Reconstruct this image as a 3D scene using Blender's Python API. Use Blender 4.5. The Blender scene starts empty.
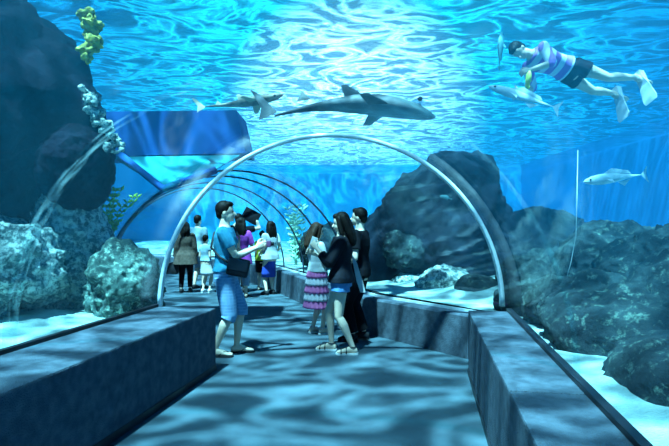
import bpy, bmesh, math, random
from mathutils import Vector, Matrix, noise
PI = math.pi
random.seed(4)
scene = bpy.context.scene
C = scene.collection
R = math.radians

# ---------------------------------------------------------------- camera, world, sun, exposure
F = 520.0
cam_d = bpy.data.cameras.new('camera'); cam = bpy.data.objects.new('camera', cam_d); C.objects.link(cam)
cam_d.sensor_width = 36; cam_d.lens = F / 669 * 36; cam_d.clip_start = .02; cam_d.clip_end = 200
cam.location = (0, 0, 1.4); cam.rotation_euler = (R(90) + math.atan(2 / F), 0, 0)
scene.camera = cam
scene.view_settings.view_transform = 'Standard'; scene.view_settings.look = 'None'
scene.view_settings.gamma = 1; scene.view_settings.exposure = 0.0
scene.cycles.max_bounces = 8; scene.cycles.transparent_max_bounces = 24
scene.cycles.volume_bounces = 0; scene.cycles.sample_clamp_indirect = 4
scene.cycles.use_denoising = True

SUN_DIR = Vector((-.14, -.33, .90)).normalized()     # towards the sun
GLOW_DIR = Vector((.035, .97, .185)).normalized()
w = bpy.data.worlds.new('sky'); scene.world = w; w.use_nodes = True
nt = w.node_tree; nt.nodes.clear()
def wn(t, **k):
    n = nt.nodes.new(t)
    for a, b in k.items(): setattr(n, a, b)
    return n
out = wn('ShaderNodeOutputWorld'); bg = wn('ShaderNodeBackground'); tc = wn('ShaderNodeTexCoord')
dot = wn('ShaderNodeVectorMath', operation='DOT_PRODUCT'); dot.inputs[1].default_value = GLOW_DIR
rmp = wn('ShaderNodeValToRGB')
nt.links.new(tc.outputs['Generated'], dot.inputs[0]); nt.links.new(dot.outputs['Value'], rmp.inputs[0])
el = rmp.color_ramp.elements
el[0].position = .45; el[0].color = (.002, .07, .24, 1)
el[1].position = 1.0; el[1].color = (1.5, 2.4, 2.6, 1)
e = el.new(.88); e.color = (.003, .24, .48, 1)
e = el.new(.97); e.color = (.02, .66, .85, 1)
bg.inputs[1].default_value = 3.5
nt.links.new(rmp.outputs[0], bg.inputs[0]); nt.links.new(bg.outputs[0], out.inputs[0])

sd = bpy.data.lights.new('sun', 'SUN'); sun = bpy.data.objects.new('sun', sd); C.objects.link(sun)
sd.energy = 38; sd.angle = R(1.6); sd.color = (.38, .88, .97)
sun.rotation_euler = SUN_DIR.to_track_quat('Z', 'Y').to_euler(); sun.location = (0, 0, 12)

# ---------------------------------------------------------------- materials
MATS = {}
def mat(name, col, rough=.7, col2=None, scale=8, bump=.0, bscale=30, metal=0, detail=4, spec=.3, lo=.35, hi=.65, stripe=None, sheen=0, trans=0):
    if name in MATS: return MATS[name]
    m = bpy.data.materials.new(name); m.use_nodes = True; n = m.node_tree; p = n.nodes['Principled BSDF']
    p.inputs['Roughness'].default_value = rough; p.inputs['Metallic'].default_value = metal
    p.inputs['Specular IOR Level'].default_value = spec
    t = n.nodes.new('ShaderNodeTexCoord')
    nz = n.nodes.new('ShaderNodeTexNoise'); nz.inputs['Scale'].default_value = scale; nz.inputs['Detail'].default_value = detail
    n.links.new(t.outputs['Object'], nz.inputs['Vector'])
    r = n.nodes.new('ShaderNodeValToRGB'); c2 = col2 or tuple(c * .75 for c in col)
    r.color_ramp.elements[0].position = lo; r.color_ramp.elements[1].position = hi
    r.color_ramp.elements[0].color = (*c2, 1); r.color_ramp.elements[1].color = (*col, 1)
    n.links.new(nz.outputs[0], r.inputs[0])
    if stripe:                                                # (colour, bands per metre, share, axis)
        sx = n.nodes.new('ShaderNodeSeparateXYZ'); n.links.new(t.outputs['Object'], sx.inputs[0])
        ml = n.nodes.new('ShaderNodeMath'); ml.operation = 'MULTIPLY'; ml.inputs[1].default_value = stripe[1]
        n.links.new(sx.outputs[stripe[3]], ml.inputs[0])
        fr = n.nodes.new('ShaderNodeMath'); fr.operation = 'FRACT'; n.links.new(ml.outputs[0], fr.inputs[0])
        lt = n.nodes.new('ShaderNodeMath'); lt.operation = 'LESS_THAN'; lt.inputs[1].default_value = stripe[2]
        n.links.new(fr.outputs[0], lt.inputs[0])
        mx = n.nodes.new('ShaderNodeMixRGB'); n.links.new(lt.outputs[0], mx.inputs[0]); n.links.new(r.outputs[0], mx.inputs[1])
        mx.inputs[2].default_value = (*stripe[0], 1); n.links.new(mx.outputs[0], p.inputs['Base Color'])
    else: n.links.new(r.outputs[0], p.inputs['Base Color'])
    if bump:
        b = n.nodes.new('ShaderNodeBump'); b.inputs['Strength'].default_value = bump; b.inputs['Distance'].default_value = .02
        nb = n.nodes.new('ShaderNodeTexNoise'); nb.inputs['Scale'].default_value = bscale; nb.inputs['Detail'].default_value = 5
        n.links.new(t.outputs['Object'], nb.inputs['Vector']); n.links.new(nb.outputs[0], b.inputs['Height'])
        n.links.new(b.outputs[0], p.inputs['Normal'])
    MATS[name] = m
    return m

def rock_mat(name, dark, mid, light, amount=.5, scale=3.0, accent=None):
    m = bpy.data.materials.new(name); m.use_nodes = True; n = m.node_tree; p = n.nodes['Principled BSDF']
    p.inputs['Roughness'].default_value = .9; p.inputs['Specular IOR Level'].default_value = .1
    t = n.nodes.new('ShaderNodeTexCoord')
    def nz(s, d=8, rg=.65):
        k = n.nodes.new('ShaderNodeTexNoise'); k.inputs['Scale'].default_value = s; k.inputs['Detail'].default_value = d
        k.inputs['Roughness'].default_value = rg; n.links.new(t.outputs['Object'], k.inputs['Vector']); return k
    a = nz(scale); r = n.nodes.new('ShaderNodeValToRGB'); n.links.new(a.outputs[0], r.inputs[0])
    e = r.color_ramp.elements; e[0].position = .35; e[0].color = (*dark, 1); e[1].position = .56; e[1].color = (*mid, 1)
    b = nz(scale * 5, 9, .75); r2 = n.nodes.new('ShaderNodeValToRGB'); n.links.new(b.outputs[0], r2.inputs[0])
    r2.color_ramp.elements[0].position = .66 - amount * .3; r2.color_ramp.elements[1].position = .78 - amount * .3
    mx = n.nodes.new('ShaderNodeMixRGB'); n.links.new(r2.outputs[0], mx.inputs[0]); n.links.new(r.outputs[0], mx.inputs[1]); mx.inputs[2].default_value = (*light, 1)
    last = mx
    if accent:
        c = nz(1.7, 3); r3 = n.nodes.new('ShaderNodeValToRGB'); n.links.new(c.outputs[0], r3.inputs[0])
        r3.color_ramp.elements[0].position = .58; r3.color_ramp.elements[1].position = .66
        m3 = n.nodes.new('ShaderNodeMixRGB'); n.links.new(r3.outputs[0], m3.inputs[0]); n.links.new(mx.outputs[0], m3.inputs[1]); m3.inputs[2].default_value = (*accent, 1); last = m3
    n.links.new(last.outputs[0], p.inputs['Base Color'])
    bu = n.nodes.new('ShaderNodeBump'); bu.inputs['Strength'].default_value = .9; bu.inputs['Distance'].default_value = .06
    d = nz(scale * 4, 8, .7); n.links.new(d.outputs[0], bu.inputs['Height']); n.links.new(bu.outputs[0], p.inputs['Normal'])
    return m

M_floor = mat('carpet_floor', (.055, .095, .12), .8, (.035, .06, .08), 3, .25, 220, spec=.25)
M_bench = mat('bench_concrete', (.085, .115, .15), .75, (.045, .065, .09), 14, .8, 120, spec=.3)
M_gasket = mat('black_gasket', (.015, .015, .02), .4)
M_steel = mat('ring_steel', (.80, .86, .88), .35, (.62, .68, .70), 20, metal=.1, spec=.5)
M_darksteel = mat('dark_ring_steel', (.03, .05, .08), .5)
M_wall = mat('tank_wall_paint', (.03, .28, .52), .9, (.02, .20, .42), 1.2)
M_wall2 = mat('tank_beam_paint', (.005, .07, .26), .9, (.004, .055, .22), 1.5)
M_teal = mat('tank_panel_paint', (.02, .30, .34), .9, (.015, .22, .27), 1.5)
M_sand = mat('white_sand', (.48, .62, .56), .95, (.22, .32, .31), 5, .8, 60, lo=.3, hi=.6)
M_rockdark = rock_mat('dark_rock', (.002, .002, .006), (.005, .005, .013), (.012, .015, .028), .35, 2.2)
M_rockcoral = rock_mat('coral_rock', (.03, .06, .07), (.12, .20, .19), (.70, .80, .70), .68, 2.6)
M_rockmid = rock_mat('mid_rock', (.008, .014, .018), (.032, .052, .055), (.16, .24, .19), .38, 2.4)
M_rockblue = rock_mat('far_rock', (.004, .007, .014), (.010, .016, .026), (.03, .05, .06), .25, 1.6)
M_yellow = mat('yellow_coral', (.60, .55, .10), .85, (.16, .17, .04), 16, .9, 40)
M_plant = mat('yellow_green_leaf', (.45, .75, .08), .7, (.30, .55, .08), 10)
M_kelp = mat('pale_green_leaf', (.45, .85, .60), .7, (.30, .65, .45), 10)

def water_surface_mat():
    m = bpy.data.materials.new('water_surface'); m.use_nodes = True; n = m.node_tree; n.nodes.clear()
    N = n.nodes.new; L = n.links.new
    t = N('ShaderNodeTexCoord'); o = N('ShaderNodeOutputMaterial')
    # rippled glass-like sheet: it lets light through in soft crossing bands (caustics painted as noise into its transparent colour) and mirrors the tank in between
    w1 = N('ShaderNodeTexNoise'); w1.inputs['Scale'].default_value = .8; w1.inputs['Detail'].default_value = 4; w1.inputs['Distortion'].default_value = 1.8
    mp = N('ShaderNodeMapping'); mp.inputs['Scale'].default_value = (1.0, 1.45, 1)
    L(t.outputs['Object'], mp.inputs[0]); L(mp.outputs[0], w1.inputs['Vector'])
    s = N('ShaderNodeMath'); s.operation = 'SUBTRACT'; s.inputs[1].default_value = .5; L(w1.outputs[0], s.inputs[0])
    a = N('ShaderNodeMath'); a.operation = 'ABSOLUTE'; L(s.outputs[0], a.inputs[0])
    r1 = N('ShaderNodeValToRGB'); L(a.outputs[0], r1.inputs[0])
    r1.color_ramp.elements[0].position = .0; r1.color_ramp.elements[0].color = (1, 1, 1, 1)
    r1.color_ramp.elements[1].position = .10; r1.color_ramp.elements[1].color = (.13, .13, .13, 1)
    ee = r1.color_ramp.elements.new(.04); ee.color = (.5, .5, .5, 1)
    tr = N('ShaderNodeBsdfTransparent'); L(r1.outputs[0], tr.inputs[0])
    g = N('ShaderNodeBsdfGlossy'); g.inputs['Roughness'].default_value = .12; g.inputs['Color'].default_value = (.8, .95, 1, 1)
    b = N('ShaderNodeBump'); b.inputs['Strength'].default_value = 1; b.inputs['Distance'].default_value = .22
    w2 = N('ShaderNodeTexNoise'); w2.inputs['Scale'].default_value = 1.3; w2.inputs['Detail'].default_value = 6; w2.inputs['Roughness'].default_value = .6
    w2.inputs['Distortion'].default_value = .8
    L(mp.outputs[0], w2.inputs['Vector']); L(w2.outputs[0], b.inputs['Height']); L(b.outputs[0], g.inputs['Normal'])
    lw = N('ShaderNodeLayerWeight'); lw.inputs[0].default_value = .5; L(b.outputs[0], lw.inputs['Normal'])
    r2 = N('ShaderNodeValToRGB'); L(lw.outputs['Facing'], r2.inputs[0])
    r2.color_ramp.elements[0].position = .45; r2.color_ramp.elements[0].color = (.04, .04, .04, 1)
    r2.color_ramp.elements[1].position = .80; r2.color_ramp.elements[1].color = (.5, .5, .5, 1)
    mx = N('ShaderNodeMixShader'); L(r2.outputs[0], mx.inputs[0]); L(tr.outputs[0], mx.inputs[1]); L(g.outputs[0], mx.inputs[2])
    L(mx.outputs[0], o.inputs[0])
    return m
def acrylic_mat():
    m = bpy.data.materials.new('clear_acrylic'); m.use_nodes = True; n = m.node_tree; n.nodes.clear()
    N = n.nodes.new; L = n.links.new
    o = N('ShaderNodeOutputMaterial'); tr = N('ShaderNodeBsdfTransparent'); tr.inputs[0].default_value = (.93, .98, 1, 1)
    g = N('ShaderNodeBsdfGlossy'); g.inputs['Roughness'].default_value = .06
    t = N('ShaderNodeTexCoord'); nz = N('ShaderNodeTexNoise'); nz.inputs['Scale'].default_value = 1.2; nz.inputs['Detail'].default_value = 2
    b = N('ShaderNodeBump'); b.inputs['Strength'].default_value = .4; b.inputs['Distance'].default_value = .03
    L(t.outputs['Object'], nz.inputs['Vector']); L(nz.outputs[0], b.inputs['Height']); L(b.outputs[0], g.inputs['Normal'])
    f = N('ShaderNodeLayerWeight'); f.inputs[0].default_value = .5; L(b.outputs[0], f.inputs['Normal'])
    r = N('ShaderNodeValToRGB'); L(f.outputs['Facing'], r.inputs[0])
    r.color_ramp.elements[0].position = .3; r.color_ramp.elements[0].color = (.012, .012, .012, 1)
    r.color_ramp.elements[1].position = 1; r.color_ramp.elements[1].color = (.24, .24, .24, 1)
    q = r.color_ramp.elements.new(.75); q.color = (.045, .045, .045, 1)
    mx = N('ShaderNodeMixShader'); L(r.outputs[0], mx.inputs[0]); L(tr.outputs[0], mx.inputs[1]); L(g.outputs[0], mx.inputs[2])
    L(mx.outputs[0], o.inputs[0]); return m
def seam_mat():
    m = bpy.data.materials.new('bonded_seam'); m.use_nodes = True; n = m.node_tree; n.nodes.clear()
    N = n.nodes.new; L = n.links.new
    o = N('ShaderNodeOutputMaterial'); tr = N('ShaderNodeBsdfTransparent'); tr.inputs[0].default_value = (.9, 1, 1, 1)
    g = N('ShaderNodeBsdfTranslucent'); g.inputs[0].default_value = (.7, .95, 1, 1)
    t = N('ShaderNodeTexCoord'); nz = N('ShaderNodeTexNoise'); nz.inputs['Scale'].default_value = 5; nz.inputs['Detail'].default_value = 5
    mp = N('ShaderNodeMapping'); mp.inputs['Scale'].default_value = (1, 6, 1); L(t.outputs['Object'], mp.inputs[0]); L(mp.outputs[0], nz.inputs['Vector'])
    r = N('ShaderNodeValToRGB'); r.color_ramp.elements[0].position = .45; r.color_ramp.elements[1].position = .75
    r.color_ramp.elements[0].color = (.0, .0, .0, 1); r.color_ramp.elements[1].color = (.10, .10, .10, 1); L(nz.outputs[0], r.inputs[0])
    mx = N('ShaderNodeMixShader'); L(r.outputs[0], mx.inputs[0]); L(tr.outputs[0], mx.inputs[1]); L(g.outputs[0], mx.inputs[2])
    L(mx.outputs[0], o.inputs[0]); return m
M_water = water_surface_mat(); M_acr = acrylic_mat(); M_seam = seam_mat()

# ---------------------------------------------------------------- helpers
def obj(name, bm, m, parent=None, smooth=True, recalc=True):
    me = bpy.data.meshes.new(name)
    if recalc: bmesh.ops.recalc_face_normals(bm, faces=bm.faces[:])
    bm.to_mesh(me); bm.free()
    if m: me.materials.append(m)
    if smooth: me.polygons.foreach_set('use_smooth', [True] * len(me.polygons))
    o = bpy.data.objects.new(name, me); C.objects.link(o)
    if parent: o.parent = parent
    return o
def tag(o, label, cat, group=None, kind=None):
    o['label'] = label; o['category'] = cat
    if group: o['group'] = group
    if kind: o['kind'] = kind
    return o
def struct(o, label=None):
    o['kind'] = 'structure'
    if label: o['label'] = label
    return o
def empty(name, loc=(0, 0, 0), rz=0):
    o = bpy.data.objects.new(name, None); C.objects.link(o); o.location = loc; o.rotation_euler = (0, 0, rz); o.empty_display_size = .1
    return o
def box(bm, lo, hi, bev=0, M=None):
    r = bmesh.ops.create_cube(bm, size=1)
    vs = r['verts']; lo = Vector(lo); hi = Vector(hi)
    for v in vs: v.co = Vector([lo[i] + (v.co[i] + .5) * (hi[i] - lo[i]) for i in range(3)])
    if bev:
        es = list({e for v in vs for e in v.link_edges})
        rr = bmesh.ops.bevel(bm, geom=es, offset=bev, segments=2, profile=.6, affect='EDGES'); vs = list({v for f in rr['faces'] for v in f.verts} | {v for v in vs if v.is_valid})
    if M:
        for v in vs: v.co = M @ v.co
    return vs
def loft(bm, rings, cap=True, close=True):
    vr = [[bm.verts.new(p) for p in r] for r in rings]
    n = len(rings[0])
    for a, b in zip(vr, vr[1:]):
        for i in range(n if close else n - 1):
            j = (i + 1) % n; bm.faces.new((a[i], a[j], b[j], b[i]))
    if cap:
        bm.faces.new(vr[0][::-1]); bm.faces.new(vr[-1])
    return vr
def ell(c, a, b, ax, ay, n=16, sq=2.0):
    r = []
    for i in range(n):
        t = 2 * PI * i / n; x, y = math.cos(t), math.sin(t)
        x = math.copysign(abs(x) ** (2 / sq), x); y = math.copysign(abs(y) ** (2 / sq), y)
        r.append(Vector(c) + ax * (a * x) + ay * (b * y))
    return r
def frame(d):
    d = d.normalized(); u = Vector((0, 0, 1)) if abs(d.z) < .9 else Vector((1, 0, 0))
    x = d.cross(u).normalized(); return x, x.cross(d).normalized()
def ball(bm, c, r, sub=2, rot=None):
    g = bmesh.ops.create_icosphere(bm, subdivisions=sub, radius=1)
    rr = (r, r, r) if isinstance(r, (int, float)) else r
    for v in g['verts']:
        p = Vector((v.co.x * rr[0], v.co.y * rr[1], v.co.z * rr[2]))
        if rot: p = rot @ p
        v.co = p + Vector(c)
    return g['verts']
def tube(bm, pts, rads, n=10, cap=True, balls=False):
    pts = [Vector(p) for p in pts]; rads = [rads] * len(pts) if isinstance(rads, (int, float)) else rads
    rings = []; x = None
    for i, p in enumerate(pts):
        d = (pts[min(i + 1, len(pts) - 1)] - pts[max(i - 1, 0)])
        if x is None: x, y = frame(d)
        else:
            dn = d.normalized(); x = (x - dn * x.dot(dn)).normalized(); y = x.cross(dn)
        rings.append(ell(p, rads[i], rads[i], x, y, n))
    loft(bm, rings, cap)
    if balls:
        ball(bm, pts[0], rads[0]); ball(bm, pts[-1], rads[-1])
def evald(name, bm, m, parent, voxel, smooth_it=3, fac=.5, dec=None):
    """union of closed pieces grown into one continuous surface"""
    bmesh.ops.recalc_face_normals(bm, faces=bm.faces[:])
    me = bpy.data.meshes.new('t'); bm.to_mesh(me); bm.free()
    t = bpy.data.objects.new('t', me); C.objects.link(t)
    r = t.modifiers.new('r', 'REMESH'); r.mode = 'VOXEL'; r.voxel_size = voxel
    s = t.modifiers.new('s', 'SMOOTH'); s.factor = fac; s.iterations = smooth_it
    dg = bpy.context.evaluated_depsgraph_get(); dg.update()
    me2 = bpy.data.meshes.new_from_object(t.evaluated_get(dg)); me2.name = name
    bpy.data.objects.remove(t); bpy.data.meshes.remove(me)
    me2.materials.clear(); me2.materials.append(m)
    me2.polygons.foreach_set('use_smooth', [True] * len(me2.polygons))
    o = bpy.data.objects.new(name, me2); C.objects.link(o)
    if parent: o.parent = parent
    return o
def px(x, y, d):           # a point of the place that the photo shows at pixel x, y, d metres away
    return Vector(((x - 334.5) * d / F, d, 1.4 - (y - 225) * d / F))

# ---------------------------------------------------------------- tunnel path
TH = math.atan(.174); U1 = Vector((math.sin(TH), math.cos(TH), 0)); N1 = Vector((math.cos(TH), -math.sin(TH), 0))
C0 = Vector((-.03, 5.14, 0)); RAD = 1.70
# stations: centre, heading angle (to the left of +Y, degrees), base height
ST = [(C0 - U1 * 10.5, -9.9, .60), (C0 - U1 * 7, -9.9, .60), (C0 - U1 * 4, -9.9, .60), (C0 - U1 * 2.2, -9.9, .60), (C0 - U1 * .8, -9.0, .60), (C0, 2, .60)]
def sec2(t): return Vector((-.69 - .358 * t, 5.39 + .934 * t, 0))
for t in (.9, 1.6, 2.4, 3.2, 4.0, 4.8, 5.6): ST.append((sec2(t), 21, .46))
p = sec2(5.6); a = 21
for k in range(14):
    a += 6; p = p + Vector((-math.sin(R(a - 3)), math.cos(R(a - 3)), 0)) * .7
    ST.append((p.copy(), a, .46))
def nrm(a): return Vector((math.cos(R(a)), math.sin(R(a)), 0))      # to the right of the heading
def arc(c, a, r, zb, n=32):
    nn = nrm(a); return [c + nn * (r * math.cos(PI * i / n)) + Vector((0, 0, zb + r * math.sin(PI * i / n))) for i in range(n + 1)]

def vault(name, sts, label):
    bm = bmesh.new()
    rings = []
    for c, a, zb in sts:
        o_ = arc(c, a, RAD + .06, zb); i_ = arc(c, a, RAD, zb)
        rings.append(o_ + i_[::-1])
    loft(bm, rings)
    return struct(obj(name, bm, M_acr), label)
vault('wall_near_vault', ST[:6], 'clear acrylic vault over the near tunnel')
vault('wall_far_vault', ST[5:], 'clear acrylic vault over the curving far tunnel')

def ring(name, c, a, zb, w, th, m, label, r0=RAD):
    """half hoop; w along the tunnel, th towards the inside"""
    bm = bmesh.new(); d = Vector((-math.sin(R(a)), math.cos(R(a)), 0)); nn = nrm(a); rings = []
    for i in range(49):
        t = PI * i / 48; rd = nn * math.cos(t) + Vector((0, 0, math.sin(t)))
        ctr = c + Vector((0, 0, zb)) + rd * (r0 - th / 2)
        rings.append([ctr + d * w / 2 * sx + rd * th / 2 * sy for sx, sy in ((-1, -.6), (-.8, -1), (.8, -1), (1, -.6), (1, 1), (-1, 1))])
    loft(bm, rings)
    return tag(obj(name, bm, m), label, 'tunnel ring')
ring('tunnel_ring', C0 - U1 * .02, 0, .60, .07, .035, M_steel, 'pale steel hoop arching over the tunnel at the end of the near benches')
lbl = ['dark thin hoop nearest behind the pale steel arch', 'second dark hoop behind the pale arch, over the long haired girl',
       'third dark hoop, above the man in the blue shirt', 'farthest dark hoop, above the visitors far down the tunnel']
for (t, l) in zip((1.9, 2.8, 4.1, 5.5), lbl):
    ring('tunnel_ring', sec2(t), 21, .46, .03, .022, M_darksteel, l)
ring('acrylic_seam', C0 - U1 * 2.15, -9.9, .60, .12, .006, M_seam, 'hazy bonded acrylic seam arching over the nearest part of the tunnel', RAD - .002)

# floor
bm = bmesh.new()
rings = []
for c, a, zb in ST:
    n_ = nrm(a); rings.append([c + n_ * RAD * s + Vector((0, 0, z)) for s, z in ((-1.03, 0), (1.03, 0), (1.03, -.12), (-1.03, -.12))])
loft(bm, rings); struct(obj('floor', bm, M_floor, smooth=False), 'dark blue grey tunnel floor')

# benches
def pbox(bm, c, u, n, t0, t1, o0, o1, z0, z1, bev=.012):
    M = Matrix(((n.x, u.x, 0, c.x), (n.y, u.y, 0, c.y), (0, 0, 1, 0), (0, 0, 0, 1)))
    box(bm, (min(o0, o1), t0, z0), (max(o0, o1), t1, z1), bev, M)
def near_bench(side, o_in, t_end, label, cuts):
    root = empty('ledge_bench', C0 + U1 * t_end + N1 * side * (o_in + .2))
    inv = Matrix.Translation(-root.location)
    ts = [t_end] + cuts
    for a_, b_ in zip(ts, ts[1:]):
        bm = bmesh.new(); pbox(bm, C0, U1, N1, b_ + .004, a_ - .004, side * o_in, side * (RAD + .02), 0, .60, .014)
        bm.transform(inv); obj('bench_block', bm, M_bench, root, smooth=False)
    bm = bmesh.new(); pbox(bm, C0, U1, N1, ts[-1], t_end, side * (RAD - .045), side * (RAD + .0), .60, .628, .004)
    bm.transform(inv); obj('glass_gasket', bm, M_gasket, root, smooth=False)
    bm = bmesh.new(); pbox(bm, C0, U1, N1, ts[-1], t_end + .0, side * (o_in - .006), side * o_in, 0, .06, .002)
    bm.transform(inv); obj('skirting', bm, M_gasket, root, smooth=False)
    tag(root, label, 'bench')
near_bench(-1, 1.077, -.30, 'long dark concrete ledge bench along the left glass', [-5.2, -8.2, -10.4])
near_bench(1, 1.31, -.02, 'long dark concrete ledge bench along the right glass', [-1.48, -2.43, -3.4, -4.6, -7, -10.4])
def far_bench(side, w, sts, label):
    root = empty('low_ledge', sts[0][0] + nrm(sts[0][1]) * side * (RAD - w / 2)); inv = Matrix.Translation(-root.location)
    bm = bmesh.new(); rings = []
    for c, a, zb in sts:
        n_ = nrm(a) * side
        rings.append([c + n_ * (RAD - w) + Vector((0, 0, 0)), c + n_ * (RAD - w) + Vector((0, 0, .44)), c + n_ * (RAD - w + .02) + Vector((0, 0, .46)), c + n_ * (RAD + .02) + Vector((0, 0, .46)), c + n_ * (RAD + .02)])
    loft(bm, rings); bm.transform(inv); obj('ledge_body', bm, M_bench, root, smooth=False)
    bm = bmesh.new(); rings = []
    for c, a, zb in sts:
        n_ = nrm(a) * side
        rings.append([c + n_ * (RAD - .04) + Vector((0, 0, .46)), c + n_ * (RAD - .04) + Vector((0, 0, .485)), c + n_ * RAD + Vector((0, 0, .485)), c + n_ * RAD + Vector((0, 0, .46))])
    loft(bm, rings); bm.transform(inv); obj('glass_gasket', bm, M_steel if side > 0 else M_gasket, root, smooth=False)
    tag(root, label, 'bench')
far_bench(1, .22, [(C0 + nrm(0) * .0 + Vector((.0, .02, 0)), 8, .46)] + ST[6:], 'low ledge along the right glass behind the woman in denim shorts')
far_bench(-1, .30, ST[6:], 'low ledge along the left glass of the far tunnel')

# ---------------------------------------------------------------- tank: sand, walls, water
def hgt(x, y):
    v = Vector((x * .35, y * .35, 0)); return .50 + .16 * noise.noise(v) + .05 * noise.noise(v * 4) + .02 * noise.noise(v * 13)
def sand(side):
    bm = bmesh.new(); rings = []
    dense = []
    for (c, a, z), (c2, a2, z2) in zip(ST, ST[1:]):
        k = max(1, int((c2 - c).length / .2))
        for i in range(k): f = i / k; dense.append((c.lerp(c2, f), a + (a2 - a) * f))
    offs = [1.77, 1.85, 2, 2.15, 2.3, 2.5, 2.7, 2.9, 3.2, 3.6, 4, 4.5, 5, 6, 7, 8.5, 10, 12]
    for c, a in dense:
        r = []
        for o_ in offs:
            p = c + nrm(a) * side * o_; f = min(1, (o_ - 1.77) / 1.0); h = hgt(p.x, p.y)
            r.append(Vector((p.x, p.y, .50 * (1 - f) + (h + .12 * f) * f if o_ < 3 else h + .12)))
        rings.append(r)
    loft(bm, rings, cap=False, close=False)
    o = obj('sand_bed', bm, M_sand); 
    for pl in o.data.polygons: pass
    return o
s1 = sand(1); tag(s1, 'pale sand bed outside the right glass', 'sand', kind='stuff')
s2 = sand(-1); tag(s2, 'pale sand bed outside the left glass', 'sand', kind='stuff')

X0, X1, Y0, Y1, ZW, ZT = -9.5, 11.5, -6.5, 32, 4.6, 5.1
def slab(name, lo, hi, m, label=None):
    bm = bmesh.new(); box(bm, lo, hi); o = obj(name, bm, m, smooth=False); return struct(o, label)
slab('wall_back', (X0, Y1, -.5), (X1, Y1 + .3, ZT), mat('haze_tinted_back_wall', (.10, .75, .85), .9, (.08, .6, .72), 1), 'blue back wall of the tank')  # paler than the side walls: bright distant haze painted into the wall colour
slab('wall_left', (X0 - .3, Y0, -.5), (X0, Y1, ZT), M_wall, 'blue left wall of the tank')
slab('wall_right', (X1, Y0, -.5), (X1 + .3, Y1, ZT), M_wall, 'blue right wall of the tank')
slab('wall_front', (X0, Y0 - .3, -.5), (X1, Y0, ZT), M_wall, 'blue tank wall behind the viewer')
bm = bmesh.new(); box(bm, (X0, Y0, -.5), (X1, Y1, -.35)); struct(obj('ground', bm, M_sand, smooth=False), 'tank bottom')

# water surface
bm = bmesh.new(); bmesh.ops.create_grid(bm, x_segments=40, y_segments=50, size=1)
for v in bm.verts: v.co = Vector((v.co.x * 10.49 + 1, v.co.y * 19.24 + 12.75, ZW + .05 * noise.noise(v.co * 9)))
o = obj('water_surface', bm, M_water); tag(o, 'rippled bright water surface seen from below', 'water', kind='stuff')

# water body with the tunnel left out of it
bm = bmesh.new(); box(bm, (X0 + .01, Y0 + .01, -.34), (X1 - .01, Y1 - .01, ZW - .08))
bmesh.ops.recalc_face_normals(bm, faces=bm.faces[:])
b2 = bmesh.new(); rings = []
for c, a, zb in ST:
    rr = arc(c, a, RAD + .075, zb); n_ = nrm(a)
    rings.append(rr + [c - n_ * (RAD + .075) + Vector((0, 0, -.2)), c + n_ * (RAD + .075) + Vector((0, 0, -.2))])
loft(b2, rings); bmesh.ops.recalc_face_normals(b2, faces=b2.faces[:]); bmesh.ops.reverse_faces(b2, faces=b2.faces[:])
tmp = bpy.data.meshes.new('t'); b2.to_mesh(tmp); b2.free(); bm.from_mesh(tmp); bpy.data.meshes.remove(tmp)
mv = bpy.data.materials.new('blue_water'); mv.use_nodes = True; n = mv.node_tree; n.nodes.clear()
o_ = n.nodes.new('ShaderNodeOutputMaterial'); sc = n.nodes.new('ShaderNodeVolumeScatter'); ab = n.nodes.new('ShaderNodeVolumeAbsorption'); ad = n.nodes.new('ShaderNodeAddShader')
sc.inputs['Color'].default_value = (.04, .62, 1, 1); sc.inputs['Density'].default_value = .032; sc.inputs['Anisotropy'].default_value = .1
ab.inputs['Color'].default_value = (.0, .60, .90, 1); ab.inputs['Density'].default_value = .11
n.links.new(sc.outputs[0], ad.inputs[0]); n.links.new(ab.outputs[0], ad.inputs[1]); n.links.new(ad.outputs[0], o_.inputs['Volume'])
wb = obj('water', bm, mv, smooth=False, recalc=False); tag(wb, 'clear blue tank water around the tunnel', 'water', kind='stuff')
mv.cycles.homogeneous_volume = True if hasattr(mv, 'cycles') and hasattr(mv.cycles, 'homogeneous_volume') else None

# tank structure seen at the upper left
def prism(bm, pts, d0, d1):
    loft(bm, [[px(x, y, d0) for x, y in pts], [px(x, y, d0) + Vector((0, d1 - d0, 0)) for x, y in pts]])
bm = bmesh.new(); prism(bm, [(60, 112), (236, 110), (246, 153), (60, 157)], 7.1, 7.9); struct(obj('trim_1', bm, M_wall2, smooth=False), 'deep blue beam running under the water on the left')
bm = bmesh.new(); pp = [(112, 157, 7.05), (240, 155, 7.05), (214, 170, 6.85), (166, 189, 6.6), (158, 186, 6.6)]; loft(bm, [[px(*q) for q in pp], [px(*q) + Vector((0, .05, -.0)) for q in pp]]); struct(obj('trim_2', bm, M_teal, smooth=False), 'teal panel under the deep blue beam')
bm = bmesh.new(); tube(bm, [px(112, 148, 7.0), px(163, 189, 6.55), px(216, 170, 6.8)], .05, 8)
struct(obj('trim_3', bm, M_wall2), 'dark slanted brace under the deep blue beam')

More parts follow.
